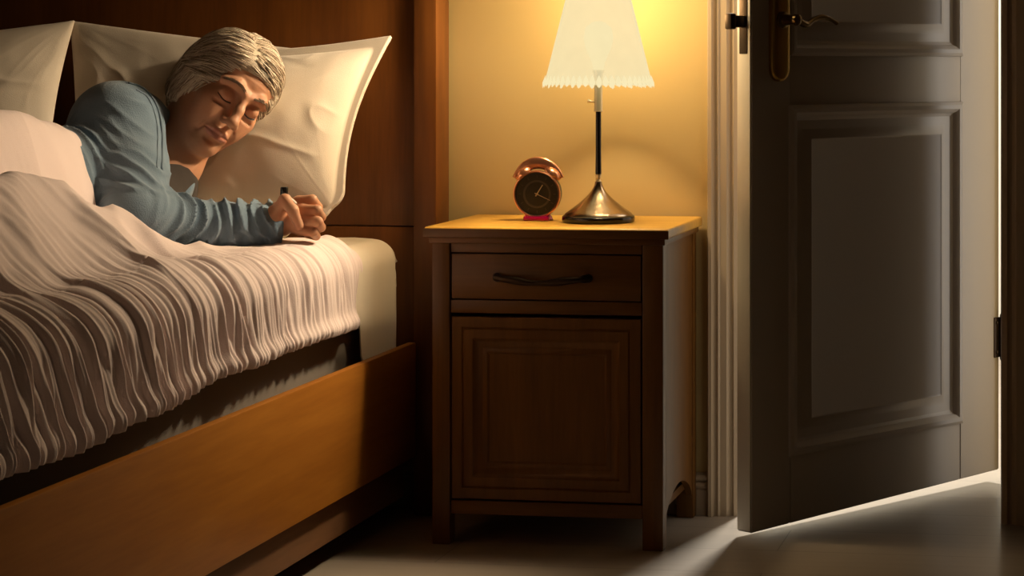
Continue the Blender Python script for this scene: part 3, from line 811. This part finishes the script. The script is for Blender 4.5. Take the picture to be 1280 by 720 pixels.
# sweater
def build_sweater():
    fd = Field((-2.30, 3.35, .50), (-1.52, 4.26, .99), .0034)
    A = np.array
    sh = A(P(143, 158, 3.97)); shc = A(P(168, 168, 3.99)); el = A(P(166, 272, 3.80)); wr = A(P(352, 283, 3.985))
    def wrk(f, amp, ph=0, lo=0, hi=1):
        def d(t, X, Y, Z):
            s = np.sin(t*f+ph+3.0*np.sin(X*23+Z*17)+2.0*np.sin(Y*31-Z*19))
            s2 = np.sin(t*f*1.9+ph*2+4*np.sin(Z*29+X*13))
            m = np.clip((t-lo)/.12, 0, 1)*np.clip((hi-t)/.1, 0, 1)
            return amp*(1-np.abs(s))**1.3*m*1.4+amp*.4*s2*m
        return d
    # torso running away to the left under the duvet
    back = A([-1.935, 3.80, .705]); hip = A([-1.95, 3.45, .70])
    fd.cone(shc+A([0, 0, -.08]), .115, back, .105, .03, disp=wrk(16, .006))
    fd.cone(back, .105, hip, .105, .03)
    fd.cone(A(P(190, 165, 4.04)), .045, sh, .070, .04)
    # shoulder cap and upper arm
    fd.cone(sh, .082, shc, .075, .03)
    um = A(P(160, 222, 3.87))
    fd.cone(A(P(152, 160, 3.96)), .080, um, .069, .03, disp=wrk(6, .0025, 1))
    fd.cone(um, .069, el, .055, .025, disp=wrk(8, .005, 2))
    fm = A(P(250, 283, 3.90))
    fd.cone(el, .056, fm, .046, .025, disp=wrk(13, .0075, .4))
    fd.cone(fm, .046, wr, .040, .012, disp=wrk(15, .0075, 2.2, 0, .96))
    # cuff
    ax = (wr-fm)/np.linalg.norm(wr-fm)
    # cut square past the cuff, and hollow it
    def plane_cut(p, n, lo, hi):
        sl, X, Y, Z = fd.win(lo, hi, .0)
        d = (X-p[0])*n[0]+(Y-p[1])*n[1]+(Z-p[2])*n[2]
        fd.f[sl] = np.maximum(fd.f[sl], d.astype(np.float32))
    plane_cut(wr-ax*.004, ax, wr-.075, wr+.10)
    fd.cone(wr-ax*.05, .030, wr+ax*.05, .033, .003, 'sub')
    # neck opening
    nb = A(P(222, 178, 4.05)); nb2 = A(P(214, 235, 3.97))
    fd.cone(A(P(240, 130, 4.02)), .050, A(P(232, 200, 3.98)), .052, .012, 'sub')
    fd.cone(A(P(232, 200, 3.98)), .050, A(P(226, 246, 3.93)), .040, .012, 'sub')
    return fd.mesh()
Vs, Fs = build_sweater()
sw = np_mesh('sweater', Vs, Fs, M['sweater'], person)
tag(sw, 'light blue knitted long-sleeved sweater')
# piping along the neck opening and cuff
from mathutils.bvhtree import BVHTree
bvs = BVHTree.FromPolygons([Vector(v) for v in Vs], [tuple(map(int, f)) for f in Fs])
def project(px, py):
    a = (px-CX)/F_PX; b = (HY-py)/F_PX
    d = Vector((-math.sin(YAW)+math.cos(YAW)*a, math.cos(YAW)+math.sin(YAW)*a, b)).normalized()
    h = bvs.ray_cast(Vector((0, 0, CAM_H)), d); return h[0]
def seam(pts2, r, name='piping', m=None):
    pts = [project(*q) for q in pts2]; pts = [p for p in pts if p is not None]
    # smooth the run of points
    for _ in range(3): pts = [pts[0]]+[(pts[i-1]+pts[i]*2+pts[i+1])/4 for i in range(1, len(pts)-1)]+[pts[-1]]
    bm = bmesh.new(); tube(bm, pts, r, 8); return finish(bm, name, m or M['piping'], sw, smooth=True)
def spl(ctrl, n=40):
    out = []
    c = [Vector((*p, 0)) for p in ctrl]; c = [c[0]*2-c[1]]+c+[c[-1]*2-c[-2]]
    for i in range(1, len(c)-2):
        for k in range(n//(len(c)-3)):
            t = k/(n//(len(c)-3)); a, b, d, e = c[i-1], c[i], c[i+1], c[i+2]
            v = .5*((2*b)+(-a+d)*t+(2*a-5*b+4*d-e)*t*t+(-a+3*b-3*d+e)*t**3); out.append((v.x, v.y))
    return out
seam(spl([(160, 104), (178, 110), (192, 125), (200, 145), (203, 170), (203, 195), (202, 215)]), .0032)
seam(spl([(170, 112), (184, 121), (193, 140), (197, 160), (197, 190), (196, 212)]), .0018)

# undershirt in the neck opening, its colour darkened for the shade there
fd = Field((-1.95, 3.62, .55), (-1.55, 4.15, .92), .004)
fd.cone(np.array(P(206, 220, 4.02)), .060, np.array(P(180, 240, 3.97)), .075, .02)
fd.cone(np.array(P(206, 220, 4.02)), .060, np.array(P(216, 240, 4.03)), .045, .02)
Vu, Fu = fd.mesh(); us = np_mesh('undershirt', Vu, Fu, M['shirt'], person); tag(us, 'undershirt in the neck opening, darkened as shade')

# slim capped tube held in the curled hand
tb = empty('tube', P(356, 252, 3.965))
bm = bmesh.new()
a = P(355, 243, 3.972); b = P(402, 282, 3.990); d = (b-a)
tube(bm, [a, a+d*.25, a+d*.6, b], [.0042, .0042, .0042, .0038], 16)
o = finish(bm, 'barrel', M['white_plastic'], None, angle=50); o.parent = tb; o.matrix_parent_inverse = Matrix.Translation(-tb.location)
bm = bmesh.new()
c0 = P(355, 243, 3.972); c1 = P(355.5, 235, 3.972)
tube(bm, [c0+Vector((0, 0, -.006)), c0, c1, c1+Vector((0, 0, .002))], [.0058, .0074, .0074, .0062], 18)
o = finish(bm, 'cap', M['black'], None, angle=50); o.parent = tb; o.matrix_parent_inverse = Matrix.Translation(-tb.location)
bm = bmesh.new()
tube(bm, [b-d*.03, b, b+d*.04], [.0050, .0050, .0030], 14)
o = finish(bm, 'cap', M['black'], None, angle=50); o.parent = tb; o.matrix_parent_inverse = Matrix.Translation(-tb.location)
tag(tb, 'slim pale tube with dark caps held in the woman\'s curled fingers', 'tube')

# ================================================================== NIGHTSTAND
NF = 4.14; NB = 4.488
x0 = P(540, 450, NF).x; x1 = P(829, 450, NF).x
NT = P(680, 285, NF-.012).z
W = x1-x0
ns = empty('nightstand', ((x0+x1)/2, NF, 0))
tag(ns, 'brown wooden nightstand with one drawer over a panelled door beside the bed', 'nightstand')
def nb_(name, lst, m, bev=.002, parent=ns, seg=2):
    o = boxes(name, lst, m, None, bev, seg)
    o.parent = parent
    o.matrix_parent_inverse = Matrix.Translation(-Vector(ns.location))
    return o
SW = .036; TT = .020
nb_('tabletop', [((x0-.012, NF-.014, NT-TT), (x1+.012, NB+.002, NT))], M['ns_top_lit'], .005, seg=3)
nb_('shaded_front_edge', [((x0-.0135, NF-.0155, NT-TT+.0005), (x1+.0135, NF-.0135, NT-.003))], M['ns_wood_h'], .0006)  # dark strip standing in for the shade on the tabletop's front face
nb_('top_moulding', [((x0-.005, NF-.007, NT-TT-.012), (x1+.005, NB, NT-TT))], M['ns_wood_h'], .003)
zt = NT-TT-.012
def leg(xa, xb, ya, yb):
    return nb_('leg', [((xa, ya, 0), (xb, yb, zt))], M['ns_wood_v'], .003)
leg(x0, x0+SW, NF, NF+SW); leg(x1-SW*1.15, x1, NF, NF+SW)
leg(x0, x0+SW, NB-SW, NB); leg(x1-SW, x1, NB-SW, NB)
# sides, with an arched bottom rail
def side(xa, xb):
    bm = bmesh.new(); n = 24; prof = [(NF+SW-.002, .16)]
    ya, yb = NF+SW-.002, NB-SW+.002
    pts = [(ya, zt), (ya, .045)]
    for i in range(n+1):
        t = i/n; pts.append((ya+(yb-ya)*t, .045+.055*math.sin(PI*t)**.6))
    pts += [(yb, .045), (yb, zt)]
    A_ = [bm.verts.new((xa, y, z)) for y, z in pts]; B_ = [bm.verts.new((xb, y, z)) for y, z in pts]
    m = len(pts)
    bm.faces.new(A_); bm.faces.new(B_[::-1])
    for i in range(m): bm.faces.new((A_[i], A_[(i+1)%m], B_[(i+1)%m], B_[i]))
    o = finish(bm, 'side_panel', M['ns_wood_v'], None, angle=30); o.parent = ns; o.matrix_parent_inverse = Matrix.Translation(-Vector(ns.location))
side(x1-.016, x1-.003); side(x0+.003, x0+.016)
nb_('back_panel', [((x0+SW-.002, NB-.010, .08), (x1-SW+.002, NB-.002, zt))], M['ns_wood_v'], .001)
nb_('bottom_panel', [((x0+.016, NF+.02, .062), (x1-.016, NB-.01, .078))], M['ns_wood_h'], .001)
ix0, ix1 = x0+SW+.001, x1-SW*1.15-.001
S = (P(680, 400, NF).z-P(680, 500, NF).z)/100   # metres per pixel at the front
zz = lambda py: P(680, py, NF).z
nb_('top_rail', [((ix0, NF+.004, zz(317)), (ix1, NF+.03, zt))], M['ns_wood_h'], .002)
nb_('middle_rail', [((ix0, NF+.003, zz(393)), (ix1, NF+.03, zz(376.5)))], M['ns_wood_h'], .002)
nb_('apron', [((ix0, NF+.004, zz(646)), (ix1, NF+.028, zz(629)))], M['ns_wood_h'], .002)
nb_('inner_shelf', [((ix0-.01, NF+.05, zz(392)), (ix1+.01, NB-.02, zz(384)))], M['ns_wood_h'], .001)
# drawer with raised front and bar handle
dw = nb_('drawer', [((ix0+.002, NF+.002, zz(375)), (ix1-.002, NF+.020, zz(318.5))), ((ix0+.012, NF+.02, zz(372)), (ix1-.012, NB-.06, zz(322)))], M['ns_wood_h'], .002)
dcx = P(678, 350, NF).x; dz = zz(348)
bm = bmesh.new()
hwid = P(735, 350, NF).x-dcx
pts = [Vector((dcx-hwid+2*hwid*t, NF-.004-.020*min(1, math.sin(PI*t)*3.2)**.8, dz+.004*math.cos(t*PI*2)-.003)) for t in [i/28 for i in range(29)]]
tube(bm, pts, [.0065-.0015*math.cos(4*PI*i/28)+(.003 if i in (0, 28, 1, 27) else 0) for i in range(29)], 12)
for s in (-1, 1):
    lathe(bm, [(.0085, -.006), (.0085, .001), (.006, .004)], 20, Matrix.Translation((dcx+s*hwid, NF-.001, dz+.001)) @ Matrix.Rotation(R(90), 4, 'X'))
h = finish(bm, 'handle', M['bronze'], None, angle=40); h.parent = dw
tag(h, 'dark bronze bar handle')
# cupboard door: frame, moulding, recessed panel
zd0, zd1 = zz(626.5), zz(397.5); fx0, fx1 = ix0+.002, ix1-.002
bm = bmesh.new()
fwid = .046
def ring3(bm, x0_, x1_, z0_, z1_, prof):
    rings = []
    for ins, y in prof:
        rings.append([bm.verts.new(c) for c in ((x0_+ins, NF+y, z0_+ins), (x1_-ins, NF+y, z0_+ins), (x1_-ins, NF+y, z1_-ins), (x0_+ins, NF+y, z1_-ins))])
    for a_, b_ in zip(rings, rings[1:]):
        for i in range(4): bm.faces.new((a_[i], a_[(i+1)%4], b_[(i+1)%4], b_[i]))
    return rings
rg = ring3(bm, fx0, fx1, zd0, zd1, [(0, .020), (0, .0035), (.0015, .002), (.020, .002), (.0225, .0045), (.0255, .0020), (.042, .0020), (.045, .0045), (.052, .0090), (.060, .0110), (.066, .0085), (.070, .0085), (.074, .0115), (.078, .0115)])
bm.faces.new(rg[-1]); bm.faces.new(rg[0][::-1])
cd_ = finish(bm, 'cupboard_door', M['ns_wood_v'], None, angle=25); cd_.parent = ns; cd_.matrix_parent_inverse = Matrix.Translation(-Vector(ns.location))

# ================================================================== LAMP
LY = 4.30
lc = P(748, 268, LY); LX = lc.x
lamp = empty('table_lamp', (LX, LY, NT))
tag(lamp, 'lit table lamp with cream fringed shade and flared metal foot on the nightstand', 'lamp')
pz = lambda py: P(748, py, LY).z-NT
rr_ = lambda px_: (px_)*S*1.045
def lat(name, prof, m, n=72, parent=lamp, cap=True, ang=35):
    bm = bmesh.new(); lathe(bm, prof, n, None, cap); return finish(bm, name, m, parent, angle=ang)
rb = .0725
lat('foot_rim', [(rb*.97, 0), (rb, .002), (rb*1.01, .007), (rb, .012), (rb*.96, .0145), (rb*.90, .0155), (.01, .0155)], M['black'])
fl = [(rb*.95, .0146)]
for i in range(1, 30):
    t = i/29; fl.append((rb*.95*(1-t)**1.75*.92+.0068+.0*t, .0150+.066*(t**.92)))
lat('flared_foot', fl, M['brushed'])
lat('collar', [(.0045, .080), (.0058, .082), (.0040, .086), (.0060, .089), (.0052, .093), (.0060, .096)], M['chrome'])
zr = pz(139)
lat('rod', [(.0058, .095), (.0062, .10), (.0056, .14), (.0056, zr)], M['black'])
zs = pz(106)
lat('socket_stem', [(.0066, zr-.001), (.0094, zr), (.0086, zr+.004), (.0084, zs+.005), (.0090, zs+.02), (.0120, zs+.026), (.0120, zs+.03)], M['chrome'])
bm = bmesh.new()
tube(bm, [(-.005, -.004, pz(127)), (-.013, -.008, pz(127)), (-.019, -.011, pz(126))], [.002, .0022, .004], 12)
finish(bm, 'switch', M['chrome'], lamp, smooth=True)
# shade, gathered cloth
rbot = .1075; hs = .245; rtop = .047
def shade_mat(E, trans):
    m = bpy.data.materials.new('lit_lampshade_cloth'); m.use_nodes = True; nt = m.node_tree; nt.nodes.clear(); N = nt.nodes.new; Lk = nt.links.new
    out = N('ShaderNodeOutputMaterial'); em = N('ShaderNodeEmission'); em.inputs['Color'].default_value = (1.0, .86, .50, 1); em.inputs['Strength'].default_value = E
    tr = N('ShaderNodeBsdfTransparent'); tr.inputs['Color'].default_value = (1, .92, .78, 1)
    mx = N('ShaderNodeMixShader'); mx.inputs['Fac'].default_value = 1-trans
    Lk(tr.outputs[0], mx.inputs[1]); Lk(em.outputs[0], mx.inputs[2]); Lk(mx.outputs[0], out.inputs['Surface'])
    # faint weave in the glow of the cloth
    tc = N('ShaderNodeTexCoord'); n = N('ShaderNodeTexNoise'); n.inputs['Scale'].default_value = 30
    Lk(tc.outputs['Object'], n.inputs['Vector']); r = N('ShaderNodeMapRange'); r.inputs['To Min'].default_value = E*.95; r.inputs['To Max'].default_value = E*1.05
    Lk(n.outputs['Fac'], r.inputs['Value']); Lk(r.outputs[0], em.inputs['Strength'])
    return m
M['shade'] = shade_mat(.92, .28)
M['bulb'] = shade_mat(1.0, 0)
lat('bulb', [(.010, zs+.030), (.013, zs+.045), (.026, zs+.075), (.030, zs+.095), (.026, zs+.115), (.012, zs+.126), (.002, zs+.128)], M['bulb'])
def shade():
    nu, nv = 240, 24; V = []
    for i in range(nu):
        a = 2*PI*i/nu
        for j in range(nv):
            t = j/(nv-1); r = rbot+(rtop-rbot)*t+.0012*math.sin(a*60)*(1-.5*t); V.append((r*math.cos(a), r*math.sin(a), zs+t*hs))
    return np_mesh('lamp_shade', V, grid_faces(nu, nv, wrap_u=True), M['shade'], lamp)
shd = shade()
def fringe():
    n = 52; V = []; Fq_ = []
    bm = bmesh.new()
    for i in range(n):
        a = 2*PI*i/n; c, s = math.cos(a), math.sin(a); r = rbot+.0012
        da = 2*PI/n*.46; zt_ = zs+.020; zb = zs-.004+.002*math.sin(i*2.3)
        pts = []
        for (f, z) in ((-.55, zt_-.006), (0, zt_), (.55, zt_-.006), (1, zt_-.014), (1, zs+.006), (.5, zb+.001), (0, zb-.0015), (-.5, zb+.001), (-1, zs+.006), (-1, zt_-.014)):
            rad = r-(z-zs)*(rbot-rtop)/hs+(.0020 if abs(f) < .9 else .0002)
            pts.append((rad*math.cos(a+da*f), rad*math.sin(a+da*f), z))
        vs = [bm.verts.new(p) for p in pts]; ct = bm.verts.new(((r+.0035)*c, (r+.0035)*s, zs+.004))
        for k in range(len(vs)): bm.faces.new((vs[k], vs[(k+1)%len(vs)], ct))
    return finish(bm, 'fringe', M['fringe'], shd, smooth=False)
M['fringe'] = shade_mat(.95, .05); M['fringe'].name = 'lit_fringe_cloth'
fringe()
bm = bmesh.new()
for k in range(3):
    a = 2*PI*k/3; tube(bm, [(0, 0, zs+hs*.86), (rtop*1.12*math.cos(a), rtop*1.12*math.sin(a), zs+hs*.86)], .0012, 6)
finish(bm, 'shade_carrier', M['chrome'], lamp)

# ================================================================== ALARM CLOCK
cc = P(668, 268, 4.30)
ck = empty('alarm_clock', (cc.x, 4.33, NT), R(4))
tag(ck, 'round twin-bell alarm clock with dark face, rose-gold top and magenta feet', 'alarm clock')
cr_ = .0475; cz = .054
fr = Matrix.Translation((0, 0, cz)) @ Matrix.Rotation(R(90), 4, 'X')   # lathe axis toward -y
def clat(name, prof, m, n=64, parent=ck, ang=35, mtx=fr):
    bm = bmesh.new(); lathe(bm, prof, n, mtx); return finish(bm, name, m, parent, angle=ang)
case = clat('case', [(.02, -.030), (.040, -.028), (.0455, -.020), (.0465, 0), (.0470, .012), (.0455, .0185), (.0435, .0165), (.0425, .010)], M['dial'])
clat('bezel', [(.0440, .010), (.0476, .010), (.0486, .0145), (.0478, .019), (.0455, .0205), (.0435, .017), (.0432, .012)], M['rose'])
dial = clat('dial', [(.0430, .008), (.0430, .0125), (.001, .0125)], M['dial'])
clat('dial_ring', [(.0265, .012), (.0285, .0135), (.0265, .0138), (.0245, .0135), (.0245, .012)], M['dial_ring'], parent=dial)
bm = bmesh.new()
for k in range(12):
    a = 2*PI*k/12; c, s = math.cos(a), math.sin(a)
    tube(bm, [(.033*c, -.0130, cz+.033*s), (.038*c, -.0130, cz+.038*s)], .0007, 6)
finish(bm, 'hour_marks', M['dial_ring'], dial)
for L_, a, w in ((.022, R(58), .0013), (.030, R(-25), .0009)):
    bm = bmesh.new(); tube(bm, [(-.005*math.cos(a), -.0145, cz-.005*math.sin(a)), (L_*math.cos(a), -.0145, cz+L_*math.sin(a))], [w, w*.6], 8)
    finish(bm, 'clock_hand', M['pale_metal'], dial)
clat('centre_pin', [(.0022, .012), (.0022, .0165), (.001, .017)], M['pale_metal'], 16, parent=dial)
for s in (-1, 1):
    a = R(90)-s*R(36)
    base = Vector((.0515*math.cos(a), 0, cz+.0515*math.sin(a)))
    mt_ = Matrix.Translation(base) @ Matrix.Rotation(s*R(36), 4, 'Y')
    clat('bell', [(.0190, -.004), (.0195, -.002), (.0180, .004), (.0125, .009), (.005, .0112), (.002, .0115)], M['rose'], 40, mtx=mt_)
bm = bmesh.new()
pts = [Vector((.0500*math.cos(R(180-28)-R(124)*t)*1.03, 0, cz+.006+.0610*math.sin(R(180-28)-R(124)*t)-.004)) for t in [i/24 for i in range(25)]]
tube(bm, pts, [.0035+.0022*math.sin(PI*i/24) for i in range(25)], 14, flat=2.2)
finish(bm, 'handle', M['rose'], ck, smooth=True)
bm = bmesh.new()
for s in (-1, 1):
    tube(bm, [(s*.019, 0, .012), (s*.023, -.002, .004), (s*.024, -.003, .0)], [.0055, .0065, .0075], 14)
box(bm, (-.027, -.024, .0), (.027, .014, .0095), .004)
finish(bm, 'foot_stand', M['magenta'], ck, angle=40)

# ================================================================== LIGHTS
def light(name, kind, loc, energy, color, **kw):
    d = bpy.data.lights.new(name, kind); d.energy = energy; d.color = color
    for k, v in kw.items(): setattr(d, k, v)
    o = bpy.data.objects.new(name, d); COL.objects.link(o); o.location = loc; return o
def aim(o, t): o.rotation_euler = (Vector(t)-o.location).to_track_quat('-Z', 'Y').to_euler()
light('bulb_light', 'POINT', (LX, LY, NT+zs+.170), 14.0, (1.0, .71, .38), shadow_soft_size=.03)
# added warm lights above the nightstand, no fixture, to brighten bed and wall
light('added_warm_glow', 'POINT', (-.98, 4.24, 1.36), 6.5, (1.0, .76, .44), shadow_soft_size=.10)
rl = light('added_bed_spot', 'SPOT', (-.87, 4.27, 1.24), 50.0, (1.0, .77, .50), shadow_soft_size=.05, spot_size=R(98), spot_blend=.8); aim(rl, (-1.66, 3.90, .58))
# ceiling lamp of the hall, behind the door
hl = light('hall_lamp', 'AREA', (-.55, 6.0, 2.35), 125, (1.0, .96, .87), shape='DISK', size=.35); aim(hl, (-.5, 5.0, 0))
# unseen light added at the right, grazing the hinge side of the door
hw_ = light('added_hall_side_light', 'AREA', (.35, WALL+WT+.12, 1.1), 2.1, (.96, .97, 1.0), shape='RECTANGLE', size=.14, size_y=2.0); aim(hw_, (-1.0, WALL+WT+.12, 1.1))
# dim warm fill light added behind the viewer
wn = light('added_fill_light', 'AREA', (.9, .2, 1.9), .5, (1.0, .80, .60), shape='RECTANGLE', size=1.2, size_y=1.2); aim(wn, (-1.2, 4.2, .5))

w = bpy.data.worlds.new('world'); SC.world = w; w.use_nodes = True
w.node_tree.nodes['Background'].inputs['Color'].default_value = (.02, .02, .025, 1); w.node_tree.nodes['Background'].inputs['Strength'].default_value = .2
SC.view_settings.view_transform = 'Standard'; SC.view_settings.look = 'None'; SC.view_settings.exposure = 0; SC.view_settings.gamma = 1
SC.view_settings.use_curve_mapping = False
